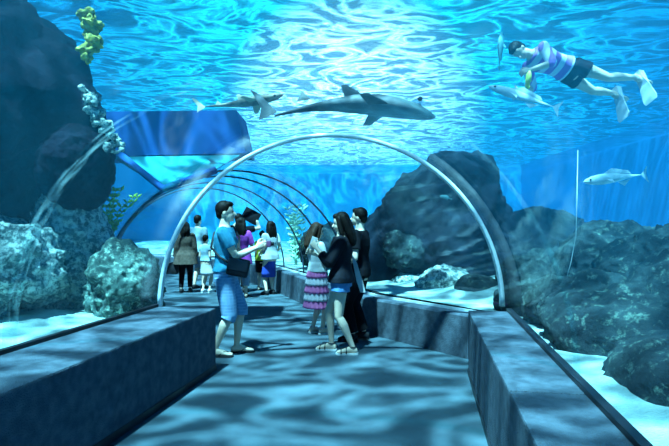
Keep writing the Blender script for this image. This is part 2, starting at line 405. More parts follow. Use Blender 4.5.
# ---------------------------------------------------------------- rocks
def rock(name, c, r, m, label, seed=0, sub=6, amp=.28, fr=1.3, flat=None, group=None, cat='rock', parent=None, ridg=.12):
    bm = bmesh.new(); bmesh.ops.create_icosphere(bm, subdivisions=sub, radius=1)
    rr = Vector(r) if not isinstance(r, (int, float)) else Vector((r, r, r)); so = Vector((seed * 7.3, seed * 3.1, seed * 1.7))
    mean = (rr.x + rr.y + rr.z) / 3
    for v in bm.verts:
        d = v.co.copy(); p = Vector((d.x * rr.x, d.y * rr.y, d.z * rr.z)); q = p * fr / 1.0 + so
        k = amp * noise.noise(q) + amp * .6 * noise.noise(q * 2.3) + ridg * (1 - abs(noise.noise(q * 4.1)) * 2.5) * .5 + ridg * .45 * noise.noise(q * 9) + ridg * .22 * noise.noise(q * 21)
        v.co = p + d * k * min(1.0, mean)
    o = obj(name, bm, m, parent)
    if parent is None:
        o.location = c; tag(o, label, cat, group)
    else: o.location = c
    return o
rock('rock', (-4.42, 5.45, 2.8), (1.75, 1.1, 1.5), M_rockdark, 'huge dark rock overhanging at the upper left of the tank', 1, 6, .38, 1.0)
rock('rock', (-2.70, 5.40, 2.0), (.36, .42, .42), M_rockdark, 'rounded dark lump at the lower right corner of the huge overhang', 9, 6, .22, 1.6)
rock('rock', (-3.95, 4.9, .95), (1.35, .75, .62), M_rockcoral, 'encrusted lit boulder under the dark overhang on the left', 2, 6, .22, 1.6)
rock('rock', (-2.88, 5.75, 1.12), (.38, .42, .72), M_rockcoral, 'tall pale encrusted boulder beside the yellow green plant', 3, 6, .2, 2.2)
rock('rock', (-2.20, 5.40, .72), (.34, .40, .46), rock_mat('green_grey_rock', (.02, .04, .04), (.09, .16, .14), (.32, .48, .38), .5, 3), 'low greenish boulder next to the foot of the pale steel hoop', 4, 6, .42, 1.9, ridg=.2)
rock('rock', (-4.6, 3.6, .75), (1.1, .8, .6), M_rockmid, 'dark mottled boulder at the far left edge of the sand', 5, 5, .2, 1.4)
rock('rock', (-5.4, 8.2, .9), (1.3, .9, .9), M_rockmid, 'boulder in the haze behind the pale left boulders', 6, 5, .25, 1.2)
# growths on the side of the overhang
def growth(path, d, n, r0, m, label, jit, seed):
    rnd = random.Random(seed); bm = bmesh.new()
    for i in range(n):
        t = i / (n - 1) * (len(path) - 1); k = min(int(t), len(path) - 2); f = t - k
        x = path[k][0] + (path[k + 1][0] - path[k][0]) * f + rnd.uniform(-jit, jit); y = path[k][1] + (path[k + 1][1] - path[k][1]) * f + rnd.uniform(-2, 2)
        ball(bm, px(x, y, d) + Vector((0, rnd.uniform(-.06, .1), 0)), (rnd.uniform(.6, 1.3) * r0, rnd.uniform(.6, 1) * r0, rnd.uniform(.35, .8) * r0), 2, Matrix.Rotation(rnd.uniform(-.6, .6), 3, 'Y'))
    o = evald('soft_coral', bm, m, None, .011, 1)
    for v in o.data.vertices: v.co += v.normal * (.022 * noise.noise(v.co * 22) + .012 * noise.noise(v.co * 50))
    return tag(o, label, 'coral')
growth([(84, 12), (93, 30), (92, 45), (86, 58)], 5.0, 42, .050, M_yellow, 'yellow soft coral growing on the side of the dark overhang', 6, 3)
growth([(88, 88), (92, 110), (104, 128), (116, 150)], 5.05, 50, .045, M_rockcoral, 'pale crusty coral strip down the edge of the dark overhang', 6, 8)
# right side rocks
R_ = [((3.2, 5.7, .92), (.75, .65, .44), M_rockmid, 'rounded dark boulder at the right, left of the taller one'),
      ((3.25, 4.7, .92), (.75, .7, .54), M_rockmid, 'tallest mottled boulder at the right edge'),
      ((2.65, 6.4, .70), (.60, .55, .38), M_rockmid, 'low boulder between the dark mass and the right mounds'),
      ((2.38, 4.75, .62), (.64, .62, .36), M_rockmid, 'greenish mottled rock in front of the right mounds'),
      ((2.12, 5.5, .55), (.38, .5, .26), M_rockmid, 'small rock nearest the foot of the hoop on the right'),
      ((2.24, 3.85, .60), (.60, .66, .34), M_rockmid, 'flat rock beside the pale sand strip on the right'),
      ((2.95, 3.7, .74), (.65, .7, .50), M_rockmid, 'mottled rock at the right edge below the tallest boulder'),
      ((2.22, 2.8, .52), (.60, .75, .28), M_rockmid, 'lowest rock in the lower right corner')]
for i, (c, r, m, l) in enumerate(R_): rock('rock', c, r, m, l, 20 + i, 6 if i < 5 else 5, .22, 1.7)
# dark mass behind, seen through the arch
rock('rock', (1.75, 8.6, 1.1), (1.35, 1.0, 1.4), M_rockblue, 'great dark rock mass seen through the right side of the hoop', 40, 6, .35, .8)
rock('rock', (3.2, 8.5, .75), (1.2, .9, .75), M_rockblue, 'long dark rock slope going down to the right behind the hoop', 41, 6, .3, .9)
for i, (x, y, d, r, m, l) in enumerate([
        (395, 262, 8.4, (.34, .3, .30), M_rockcoral, 'pale coral boulder right of the man in black'),
        (412, 285, 7.8, (.30, .28, .2), M_rockcoral, 'low pale boulder under the coral boulder by the man in black'),
        (425, 299, 7.0, (.2, .2, .13), M_rockmid, 'small dark stone on the sand behind the low ledge'),
        (445, 300, 6.9, (.14, .16, .1), M_rockmid, 'smallest dark stone near the right end of the low ledge'),
        (385, 240, 9.6, (.45, .4, .5), M_rockcoral, 'hazy pale boulder behind the man in black'),
        (445, 285, 7.2, (.42, .35, .26), M_rockcoral, 'broad pale rock at the foot of the great dark mass'),
        (478, 290, 6.7, (.30, .30, .18), M_rockmid, 'dark flat rock just left of the right foot of the hoop'),
        (405, 250, 7.9, (.36, .3, .34), M_rockmid, 'dark knobbly rock leaning on the great dark mass'),
        (330, 250, 10.5, (.6, .5, .5), M_rockmid, 'hazy boulder behind the woman and the girl')]):
    rock('rock', px(x, y, d), r, m, l, 60 + i, 5, .2, 2.6)

# plants
def plant(name, base, h, n_stem, lean, m, label, leaf=.06, spread=.25, seed=1):
    rnd = random.Random(seed); root = empty(name, base)
    for s in range(n_stem):
        a = rnd.uniform(-1, 1); pts = []; bmS = bmesh.new(); bmL = bmesh.new(); hh = h * rnd.uniform(.7, 1)
        for i in range(9):
            t = i / 8; pts.append(Vector((a * spread * t + lean * t * t + .03 * math.sin(7 * t + s), rnd.uniform(-.02, .02) + spread * .5 * t * math.sin(s * 2.1), hh * t)))
        tube(bmS, pts, [.008 * (1 - .6 * i / 8) for i in range(9)], 6)
        for i in range(1, 9):
            for sd_ in (-1, 1):
                p = pts[i]; d = Vector((sd_ * rnd.uniform(.5, 1), rnd.uniform(-.5, .5), rnd.uniform(.3, .9))).normalized(); L_ = leaf * rnd.uniform(.7, 1.3); wd = L_ * .22
                q = d.cross(Vector((0, 1, .2))).normalized(); th = d.cross(q).normalized() * .002
                ring_ = lambda c, w_: [c + q * w_ + th, c - q * w_ + th, c - q * w_ - th, c + q * w_ - th]
                loft(bmL, [ring_(p, wd * .2), ring_(p + d * L_ * .5, wd), ring_(p + d * L_, wd * .15)])
        st = obj('stem', bmS, m, root); obj('leaves', bmL, m, st)
    tag(root, label, 'plant'); return root
plant('water_plant', px(112, 236, 6.2), .62, 7, .22, M_plant, 'yellow green water plant beside the tall pale boulder', .07, .28, 3)
plant('water_plant', px(296, 265, 10.4), 1.25, 8, .05, M_kelp, 'pale green kelp rising between the two groups of visitors', .12, .22, 5)
# rope and thin line
bm = bmesh.new(); tube(bm, [px(578, 150, 5), px(577, 200, 5), px(576, 235, 5), px(571, 262, 5), px(565, 283, 5)], .004, 6)
tag(obj('rope', bm, mat('white_rope', (.8, .9, .85), .8)), 'thin pale rope hanging down in front of the right rocks', 'rope')

# ---------------------------------------------------------------- fish
def fin(pts, th, name, m, parent):
    """pts in the local x/z plane, or 3d points; thin solid"""
    bm = bmesh.new(); P = [Vector(p) for p in pts]
    nn = (P[1] - P[0]).cross(P[2] - P[0]).normalized() * th / 2; ctr = sum(P, Vector()) / len(P)
    a = [bm.verts.new(ctr + (p - ctr) + nn * .4) for p in P]; b = [bm.verts.new(p - nn * .4) for p in P]
    ca = bm.verts.new(ctr + nn); cb = bm.verts.new(ctr - nn); k = len(P)
    for i in range(k):
        j = (i + 1) % k; bm.faces.new((a[i], a[j], ca)); bm.faces.new((b[j], b[i], cb)); bm.faces.new((a[i], b[i], b[j], a[j]))
    return obj(name, bm, m, parent, smooth=False)
def fish(name, label, cat, nose, tail, d0, d1, hr, wr, m, mfin, prof=None, roll=0, shark=False, bend=0, group=None):
    A = px(*nose, d0); B = px(*tail, d1); L = (A - B).length; c = (A + B) / 2
    xd = (A - B).normalized(); zd = Vector((0, 0, 1)); yd = zd.cross(xd).normalized(); zd = xd.cross(yd)
    M = Matrix((xd, yd, zd)).transposed().to_4x4() @ Matrix.Rotation(R(roll), 4, 'X')
    bm = bmesh.new(); prof = prof or [(0, .02), (.05, .42), (.15, .8), (.3, 1), (.45, .95), (.6, .7), (.75, .42), (.88, .2), (1, .09)]
    rings = []
    for t, k in prof:
        x = L * (.5 - t * .9); z = -bend * L * (t - .5) ** 2 * 4
        rings.append([Vector((x, k * wr * L * math.cos(q), z + k * hr * L * math.sin(q) * (1 if math.sin(q) > 0 else .85))) for q in [2 * PI * i / 20 for i in range(20)]])
    loft(bm, rings); o = obj(name, bm, m); o.matrix_world = Matrix.Translation(c) @ M
    h, w_ = hr * L, wr * L; zt = -bend * L * .64; xt = -.39 * L
    if shark:
        fin([(xt, 0, zt), (xt - .10 * L, 0, zt + .10 * L), (xt - .16 * L, 0, zt + .13 * L), (xt - .09 * L, 0, zt + .02 * L), (xt - .10 * L, 0, zt - .05 * L), (xt - .02 * L, 0, zt - .015 * L)], .012 * L, 'tail_fin', mfin, o)
        fin([(.10 * L, 0, h * .9), (.0 * L, 0, h + .055 * L), (-.03 * L, 0, h + .05 * L), (-.01 * L, 0, h * .8)], .012 * L, 'dorsal_fin', mfin, o)
        fin([(-.2 * L, 0, h * .5), (-.25 * L, 0, h * .5 + .045 * L), (-.28 * L, 0, h * .25)], .01 * L, 'dorsal_fin', mfin, o)
        for sd_ in (-1, 1): fin([(.24 * L, sd_ * w_ * .8, -h * .3), (.13 * L, sd_ * (w_ + .17 * L), -h * .55), (.09 * L, sd_ * (w_ + .16 * L), -h * .6), (.13 * L, sd_ * w_ * .8, -h * .4)], .012 * L, 'pectoral_fin', mfin, o)
    else:
        fin([(xt, 0, 0), (xt - .11 * L, 0, .11 * L), (xt - .08 * L, 0, 0), (xt - .11 * L, 0, -.11 * L)], .012 * L, 'tail_fin', mfin, o)
        fin([(.2 * L, 0, h * .9), (.05 * L, 0, h + .06 * L), (-.2 * L, 0, h * .8 + .02 * L), (-.24 * L, 0, h * .45)], .01 * L, 'dorsal_fin', mfin, o)
        fin([(-.02 * L, 0, -h * .75), (-.12 * L, 0, -h - .04 * L), (-.22 * L, 0, -h * .45)], .01 * L, 'anal_fin', mfin, o)
        for sd_ in (-1, 1): fin([(.2 * L, sd_ * w_ * .9, 0), (.1 * L, sd_ * (w_ + .05 * L), -.06 * L), (.1 * L, sd_ * w_ * .95, -.01 * L)], .008 * L, 'pectoral_fin', mfin, o)
    for sd_ in (-1, 1):
        bm = bmesh.new(); ball(bm, (.41 * L, sd_ * w_ * .62, h * .25), .014 * L, 2); obj('eye', bm, M_gasket, o)
    tag(o, label, cat, group); return o
M_shark = mat('shark_skin', (.15, .16, .16), .6, (.06, .075, .085), 4); M_brown = mat('brown_shark_skin', (.42, .33, .24), .6, (.18, .14, .11), 14)
M_silver = mat('silver_scales', (.70, .82, .82), .4, (.45, .58, .62), 12); M_yfish = mat('yellow_scales', (.70, .75, .15), .5, (.35, .45, .12), 12)
M_teal_f = mat('teal_scales', (.15, .45, .48), .5)
sp = [(0, .05), (.03, .35), (.1, .7), (.22, .95), (.35, 1), (.5, .85), (.65, .55), (.8, .3), (.92, .17), (1, .08)]
fish('shark', 'large grey shark swimming right above the pale steel hoop', 'shark', (436, 105), (258, 104), 6.2, 6.4, .062, .085, M_shark, M_shark, sp, -8, True, .07)
fish('shark', 'smaller brown shark with its pale tail at the left', 'shark', (284, 97), (196, 110), 6.5, 6.7, .055, .065, M_brown, mat('pale_brown_fin', (.75, .62, .42), .6), sp, -10, True, -.03)
fish('fish', 'slender silver fish pointing up to the left below the diver', 'fish', (488, 86), (561, 109), 5.6, 5.5, .07, .04, M_silver, M_silver)
fish('fish', 'small yellow green fish just above the slender silver fish', 'fish', (530, 70), (526, 97), 5.6, 5.7, .2, .09, M_yfish, M_yfish)
fish('fish', 'teal fish hanging upright left of the diver', 'fish', (502, 32), (499, 70), 5.8, 5.7, .14, .07, M_teal_f, M_teal_f)
fish('fish', 'faint pale fish over the right boulders, tail to the right', 'fish', (583, 182), (648, 174), 6.2, 6.4, .075, .05, M_silver, M_silver)
fish('fish', 'tiny dark fish in front of the great dark rock mass', 'fish', (440, 196), (452, 199), 7.0, 7.0, .16, .08, M_teal_f, M_teal_f)

# ---------------------------------------------------------------- people
SKIN = mat('skin', (.74, .55, .42), .55, (.68, .49, .37), 6, spec=.4)
HAIR = mat('dark_hair', (.010, .007, .006), .6, (.004, .003, .003), 40, spec=.12); HAIRB = mat('brown_hair', (.04, .02, .012), .6, (.018, .010, .007), 40, spec=.12)
LIPS = mat('lips', (.45, .16, .14), .5); EYE = mat('eye', (.02, .015, .012), .2)
def ik(a, b, l1, l2, pole):
    a = Vector(a); b = Vector(b); d = b - a; L = min(d.length, (l1 + l2) * .998); d.normalize(); b = a + d * L
    x = (l1 * l1 - l2 * l2 + L * L) / (2 * L); h = math.sqrt(max(0, l1 * l1 - x * x)); q = Vector(pole); q = (q - d * q.dot(d)).normalized()
    return a + d * x + q * h, b
X_, Y_, Z_ = Vector((1, 0, 0)), Vector((0, 1, 0)), Vector((0, 0, 1))
def person(label, loc, face, H, arms, feet, female=False, top=None, bottom=None, hair='short', hcol=None, shoes=None, vox=.007, head_turn=0, foot_dir=(0, 0), head_tilt=0, fists=.6, group=None):
    S = H; fem = female
    shw = .088 if fem else .102
    T = [(.455, .070, .058), (.50, .092 if fem else .090, .066), (.54, .098 if fem else .092, .067), (.60, .078 if fem else .082, .056), (.65, .074 if fem else .082, .054), (.71, .084 if fem else .094, .064 if fem else .063), (.765, .092 if fem else .104, .060), (.80, .084 if fem else .096, .050), (.825, .050, .040), (.845, .033, .034), (.885, .030, .032)]
    bm = bmesh.new()
    loft(bm, [ell((0, -.004 * S if z > .8 else 0, z * S), a * S, b * S, X_, Y_, 20, 2.3) for z, a, b in T])
    Rh = Matrix.Rotation(R(head_turn), 3, 'Z') @ Matrix.Rotation(R(head_tilt), 3, 'X'); hc = Vector((0, .002, .925)) * S
    def hp(x, y, z): return hc + Rh @ (Vector((x, y, z)) * S)
    ball(bm, hp(0, -.004, .014), (.044 * S, .055 * S, .058 * S), 3, Rh); ball(bm, hp(0, .018, -.022), (.033 * S, .036 * S, .040 * S), 3, Rh)
    ball(bm, hp(0, .042, -.048), (.014 * S, .013 * S, .012 * S), 2, Rh)
    tube(bm, [hp(0, .050, .008), hp(0, .058, -.004), hp(0, .065, -.014)], [.004 * S, .006 * S, .008 * S], 8, True, True)
    ball(bm, hp(0, .053, -.032), (.012 * S, .006 * S, .006 * S), 2, Rh)
    for sd_ in (-1, 1): ball(bm, hp(sd_ * .044, -.002, -.004), (.005 * S, .011 * S, .016 * S), 2, Rh)
    J = {}
    for k, sd_ in (('L', -1), ('R', 1)):
        sh = Vector((sd_ * shw, -.004, .795)) * S; hand = Vector(arms[k][0]) * S
        el_, wr_ = ik(sh, hand, .172 * S, .150 * S, arms[k][1] if len(arms[k]) > 1 else (sd_ * .3, -1, -.4))
        af = (.88 if fem else 1.0) * S
        tube(bm, [sh, sh.lerp(el_, .35), el_], [.031 * af, .029 * af, .022 * af], 12, True, True)
        tube(bm, [el_, el_.lerp(wr_, .3), wr_], [.022 * af, .0235 * af, .0145 * af], 12, True, True)
        d = (wr_ - el_).normalized(); pn = Vector(arms[k][2]) if len(arms[k]) > 2 else Vector((-sd_, 0, 0)); pn = (pn - d * pn.dot(d)).normalized(); s_ = d.cross(pn)
        # palm, four fingers, thumb
        loft(bm, [ell(wr_ + d * (t * S), a * S, b * S, s_, pn, 14, 2.6) for t, a, b in ((-.006, .014, .012), (.012, .019, .012), (.035, .024, .0115), (.055, .0235, .010), (.060, .018, .007))])
        th_s = 1 if (s_.dot(Z_) > 0 or abs(s_.z) < .2 and s_.y > 0) else -1
        for i, (o_f, ln) in enumerate(((.0185, .040), (.0065, .046), (-.006, .043), (-.018, .034))):
            p0 = wr_ + d * (.052 * S) + s_ * (th_s * o_f * S); cd = d + s_ * (th_s * o_f * 5); cd.normalize(); pts = [p0]; cur = R(18 + 30 * fists)
            ang = 0
            for q in (.42, .32, .26):
                ang += cur; v = (cd * math.cos(ang) + pn * math.sin(ang)); pts.append(pts[-1] + v * ln * q * S)
            tube(bm, pts, [.0056 * S, .0053 * S, .0050 * S, .0044 * S], 8, True, True)
        t0 = wr_ + d * (.018 * S) + s_ * (th_s * .018 * S); v = (d * .75 + s_ * (th_s * .75) + pn * .35).normalized()
        t1 = t0 + v * .026 * S; v2 = (d + s_ * (th_s * .15) + pn * .5).normalized()
        tube(bm, [t0, t1, t1 + v2 * .024 * S], [.0085 * S, .0066 * S, .0052 * S], 8, True, True)
        # leg
        hip = Vector((sd_ * .050, 0, .50)) * S; fx, fy = feet[k]; z0 = .016; ank = Vector((fx * S, fy * S, .042 * S + z0))
        if len(feet.get(k + 'z', ())) : ank.z = feet[k + 'z'][0] * S
        kn, ank = ik(hip, ank, .238 * S, .232 * S, (0, 1, .1)); lf = (.96 if fem else 1) * S
        tube(bm, [hip, hip.lerp(kn, .3), hip.lerp(kn, .7), kn], [.054 * lf, .050 * lf, .038 * lf, .031 * lf], 14, True, True)
        back = Vector((0, -.006 * S, 0))
        tube(bm, [kn, kn.lerp(ank, .3) + back, kn.lerp(ank, .65) + back * .5, ank], [.030 * lf, .033 * lf, .024 * lf, .0185 * lf], 14, True, True)
        fa = R(foot_dir[0 if k == 'L' else 1]); fd = Vector((math.sin(fa), math.cos(fa), 0)); fs = Vector((math.cos(fa), -math.sin(fa), 0)); fb = Vector((ank.x, ank.y, ank.z - .042 * S))
        if feet.get('point'): fd = Vector((0, .25, -1)).normalized(); fs = X_; fb = ank - Y_ * .02
        fu = fs.cross(fd)
        loft(bm, [ell(fb + fd * (t * S) + fu * (hh * S * .5), a * S, hh * S * .5, fs, fu, 14, 2.6) for t, a, hh in ((-.034, .010, .020), (-.028, .018, .036), (-.005, .021, .052), (.03, .021, .044), (.065, .026, .028), (.09, .028, .020), (.106, .022, .014), (.113, .012, .008))])
        for i in range(5): ball(bm, fb + fd * ((.106 - .005 * i * (1 if True else 0)) * S) + fs * ((-sd_) * (.019 - .0095 * i) * S) + fu * (.008 * S), (.0062 - .0006 * i) * S, 1)
        J[k] = dict(sh=sh, el=el_, wr=wr_, hip=hip, kn=kn, ank=ank, fb=fb, fd=fd, fs=fs, d=d, pn=pn, fu=fu)
    body = evald('person', bm, SKIN, None, vox, 2, .45)
    body.location = loc; body.rotation_euler = (0, 0, R(face))
    # clothing
    def tors(b, z0, z1, g, flare=0):
        zs = [z0] + [z for z, _, _ in T if z0 + .006 < z < z1 - .006] + [z1]
        def at(z):
            for (za, aa, ba), (zb, ab, bb) in zip(T, T[1:]):
                if za <= z <= zb: f = (z - za) / (zb - za); return aa + (ab - aa) * f, ba + (bb - ba) * f
            return T[0][1:] if z < T[0][0] else T[-1][1:]
        r = []
        for z in zs:
            a, bb = at(max(z, .54) if z < .54 else z); e = flare * max(0, (.62 - z)) ; r.append(ell((0, 0, z * S), (a + g + e) * S, (bb + g + e) * S, X_, Y_, 24, 2.3))
        loft(b, r)
    if top:
        b = bmesh.new(); g = top.get('g', .010); tors(b, top['hem'], top.get('neck', .828), g, top.get('flare', .05))
        for k in 'LR':
            j = J[k]; sl = top['sleeve']; s0 = j['sh']
            af = (.88 if fem else 1.0)
            if sl > 0:
                q = min(1, sl * 2); pe = s0.lerp(j['el'], q); tube(b, [s0, s0.lerp(pe, .4), pe], [(.031 * af + g * .9) * S, (.031 * af + g) * S, (.027 * af + g) * S], 14, True); ball(b, s0, (.031 * af + g * .9) * S, 2)
            if sl > .5:
                q = (sl - .5) * 2; ball(b, j['el'], (.022 * af + g) * S, 2); tube(b, [j['el'], j['el'].lerp(j['wr'], q)], [(.024 * af + g) * S, (.017 * af + g) * S], 14, True)
        evald(top['name'], b, top['m'], body, vox, 1)
        if 'under' in top:
            b = bmesh.new(); tors(b, .52, .81, g * .5); ob = evald('undershirt', b, top['under'], body, vox, 1)
    if bottom:
        kd = bottom['kind']; g = bottom.get('g', .010)
        b = bmesh.new()
        if kd in ('shorts', 'trousers'):
            tors(b, .475, bottom.get('waist', .60), g * .7)
            for k in 'LR':
                j = J[k]; ln = bottom['len']; fl = bottom.get('flare', .012); pts = [j['hip'] + Z_ * .01 * S]; rd = [(.054 + g) * S]
                if ln <= .5: e_ = j['hip'].lerp(j['kn'], ln * 2); pts += [j['hip'].lerp(e_, .5), e_]; rd += [(.052 + g) * S, (.046 - .016 * ln + g + fl) * S]
                else: e_ = j['kn'].lerp(j['ank'], (ln - .5) * 2); pts += [j['hip'].lerp(j['kn'], .5), j['kn'], e_]; rd += [(.048 + g) * S, (.034 + g + fl * .6) * S, ((.030 if ln < .7 else .024) + g + fl) * S]
                tube(b, pts, rd, 16, True)
            evald(kd, b, bottom['m'], body, vox, 1)
        else:
            z1 = bottom.get('waist', .61); z0 = bottom['hem']; W = bottom['w']; n_t = bottom.get('tiers', 1); cols = bottom['m']
            mk = (J['L']['kn'] + J['R']['kn']) / 2 / S
            if n_t == 1:
                loft(b, [ell((0, mk.y * t * .6 * S, (z1 + (z0 - z1) * t) * S), (.085 + (W - .085) * t ** .8 + .004 * math.sin(9 * t)) * S, (.062 + (W * .85 - .062) * t ** .8) * S, X_, Y_, 28) for t in [i / 6 for i in range(7)]])
                obj('skirt', b, cols[0], body)
            else:
                b.free()
                for i in range(n_t):
                    b = bmesh.new(); za = z1 + (z0 - z1) * i / n_t; zb = z1 + (z0 - z1) * (i + 1.12) / n_t; r = []
                    for q in range(5):
                        t = q / 4; z = za + (zb - za) * t; tt = (i + t) / n_t; wa = .085 + (W - .085) * tt ** .75 + .012 * t
                        r.append([Vector((math.cos(u) * (wa * (1 + .045 * t * math.sin(u * 17 + i))) * S, math.sin(u) * (wa * .82 * (1 + .045 * t * math.sin(u * 17 + i))) * S, z * S)) for u in [2 * PI * v / 96 for v in range(96)]])
                    loft(b, r); obj('skirt_tier', b, cols[i % len(cols)], body)
    # hair
    b = bmesh.new(); hm = hcol or HAIR
    ball(b, hp(0, -.013, .024), (.050 * S, .056 * S, .056 * S), 3, Rh); ball(b, hp(0, .022, .052), (.036 * S, .030 * S, .022 * S), 2, Rh)
    if hair == 'short': ball(b, hp(0, -.036, -.008), (.040 * S, .028 * S, .038 * S), 2, Rh)
    if hair in ('long', 'pony'):
        ln = -.15 if hair == 'long' else -.11
        for sx in ((-.03, 0, .03) if hair == 'long' else (0,)):
            tube(b, [hp(sx, -.030, .03), hp(sx * 1.25, -.045, -.03), hp(sx * 1.35, -.055, -.09), hp(sx * 1.1, -.058, ln), hp(sx * .9, -.055, ln - .03)], [.030 * S, .031 * S, .028 * S, .022 * S, .006 * S] if hair == 'long' else [.026 * S, .018 * S, .02 * S, .014 * S, .004 * S], 12, True, True)
        if hair == 'long':
            for sx in (-1, 1): tube(b, [hp(sx * .038, .002, .03), hp(sx * .046, .006, -.02), hp(sx * .046, .0, -.08), hp(sx * .042, -.005, -.13)], [.018 * S, .017 * S, .016 * S, .005 * S], 10, True, True)
    if hair == 'bun': ball(b, hp(0, -.07, .03), .024 * S, 2)
    evald('hair', b, hm, body, vox * 1.1, 1)
    if vox < .009:
        for sd_ in (-1, 1):
            b = bmesh.new(); ball(b, hp(sd_ * .017, .0485, .004), (.0065 * S, .004 * S, .004 * S), 2, Rh); obj('eye', b, EYE, body)
        b = bmesh.new(); ball(b, hp(0, .058, -.033), (.010 * S, .003 * S, .0035 * S), 2, Rh); obj('lips', b, LIPS, body)
    # shoes
    if shoes:
        for k in 'LR':
            j = J[k]; fb, fd, fs, fu = j['fb'], j['fd'], j['fs'], j['fu']; b = bmesh.new()
            outl = [(-.040, 0), (-.034, .016), (-.01, .021), (.03, .021), (.07, .028), (.095, .029), (.113, .020), (.120, 0), (.113, -.020), (.095, -.029), (.07, -.028), (.03, -.021), (-.01, -.021), (-.034, -.016)]
            loft(b, [[fb + fd * (x * S) + fs * (y * S) + Vector((0, 0, z)) for x, y in outl] for z in (-.016, -.004, .003)])
            sh = obj('sole', b, shoes['sole'], body, smooth=False)
            b = bmesh.new()
            if shoes['kind'] == 'flip':
                for q in (-1, 1): tube(b, [fb + fd * .088 * S + fu * .022 * S, fb + fd * .06 * S + fs * q * .018 * S + fu * .028 * S, fb + fd * .028 * S + fs * q * .0245 * S + fu * .004 * S], .004, 6, True, True)
            elif shoes['kind'] == 'sandal':
                for t, hh, wd in ((.082, .026, .031), (.045, .040, .026)):
                    tube(b, [fb + fd * t * S + fs * (math.cos(u) * wd * S) + fu * (math.sin(u) * hh * S) for u in [PI * i / 8 for i in range(9)]], .006, 6)
                tube(b, [j['ank'] + Vector((0, 0, .004)) + (fd * math.cos(u) + fs * math.sin(u)) * .024 * S for u in [2 * PI * i / 12 for i in range(13)]], .005, 6)
            else:
                loft(b, [ell(fb + fd * (t * S) + fu * (hh * S * .5), a * S, hh * S * .5 + .002, fs, fu, 14, 2.6) for t, a, hh in ((-.038, .012, .03), (-.03, .021, .045), (0, .024, .06), (.03, .024, .052), (.065, .029, .036), (.09, .031, .028), (.112, .022, .018), (.119, .01, .01))])
            obj('strap' if shoes['kind'] in ('flip', 'sandal') else 'shoe', b, shoes['m'], body)
    tag(body, label, 'person', group)
    return body, J
def wp(b, v): return Matrix.Translation(b.location) @ b.rotation_euler.to_matrix().to_4x4() @ Vector(v)

M_tee = mat('blue_tee', (.03, .26, .40), .85, (.02, .20, .33), 20)
M_bshort = mat('blue_checked_cotton', (.22, .40, .60), .85, (.14, .27, .46), 14, stripe=((.24, .42, .62), 30, .25, 2))
M_black = mat('black_cloth', (.007, .008, .012), .95, spec=.1); M_navy = mat('dark_navy_knit', (.007, .008, .016), .9, (.004, .005, .010), 30)
M_denim = mat('light_denim', (.12, .30, .55), .85, (.07, .20, .42), 30); M_white = mat('white_cloth', (.60, .62, .62), .85, (.50, .52, .54), 12)
M_pink = mat('pink_ruffle', (.80, .20, .46), .85, (.70, .15, .38), 20); M_whiteb = mat('pale_ruffle', (.82, .76, .80), .85)
M_brownc = mat('brown_cardigan', (.10, .07, .055), .9, (.06, .045, .035), 24); M_purple = mat('purple_cloth', (.34, .05, .34), .85, (.25, .03, .27), 18)
M_yel = mat('yellow_cloth', (.70, .72, .05), .85, (.6, .62, .04), 12); M_royal = mat('royal_blue_cloth', (.03, .07, .42), .85); M_lblue = mat('pale_blue_cloth', (.40, .62, .72), .85)
M_sole = mat('dark_sole', (.02, .02, .025), .8); M_wsole = mat('white_sole', (.75, .78, .78), .7); M_grey = mat('grey_blue_cloth', (.30, .34, .42), .9)
N_ = dict
std_arms = N_(L=((-.14, .03, .48), (0, -1, 0)), R=((.14, .03, .48), (0, -1, 0)))
std_feet = N_(L=(-.06, 0), R=(.06, .03))

man, Jm = person('man in a blue t-shirt and checked blue shorts looking right, standing past the left ledge', (-1.18, 5.62, 0), -84, 1.66,
    N_(L=((-.03, .215, .70), (-.5, -.6, -1), (1, 0, .2)), R=((.035, .20, .695), (.5, -.6, -1), (-1, 0, .2))), N_(L=(-.045, .07), R=(.055, -.06)), top=N_(name='shirt', m=M_tee, hem=.545, sleeve=.30, g=.012),
    bottom=N_(kind='shorts', m=M_bshort, len=.56, g=.012, flare=.008, waist=.58), hair='short', shoes=N_(kind='flip', m=M_sole, sole=M_sole), vox=.006, foot_dir=(-4, 4), head_turn=-3)
woman, Jw = person('woman with long dark hair in a navy cardigan and denim shorts, seen from her side', (.075, 5.72, 0), 84, 1.54,
    N_(L=((-.05, .17, .745), (-.6, -.8, -1), (1, 0, 0)), R=((.05, .20, .70), (.5, -.6, -1), (-1, 0, 0))), N_(L=(-.05, -.085), R=(.05, .075)), True, top=N_(name='cardigan', m=M_navy, hem=.505, sleeve=.80, g=.018, flare=.12),
    bottom=N_(kind='shorts', m=M_denim, len=.12, g=.014, flare=.012), hair='long', shoes=N_(kind='sandal', m=M_sole, sole=M_wsole), vox=.006, foot_dir=(-6, 8), head_turn=-8, head_tilt=-12)
girl, Jg = person('girl in a white top and a tiered pink and white skirt', (-.23, 6.72, 0), -62, 1.43,
    N_(L=((-.03, .16, .62), (-.5, -.6, -1), (1, 0, .2)), R=((.05, .17, .60), (.5, -.6, -1), (-1, 0, .2))), N_(L=(-.045, -.02), R=(.05, .03)), True, top=N_(name='shirt', m=M_white, hem=.56, sleeve=.25, g=.012),
    bottom=N_(kind='skirt', m=[M_pink, M_whiteb], tiers=5, hem=.245, w=.135, waist=.585), hair='long', hcol=HAIRB, shoes=N_(kind='sandal', m=M_whiteb, sole=M_wsole), vox=.007, head_tilt=-14)
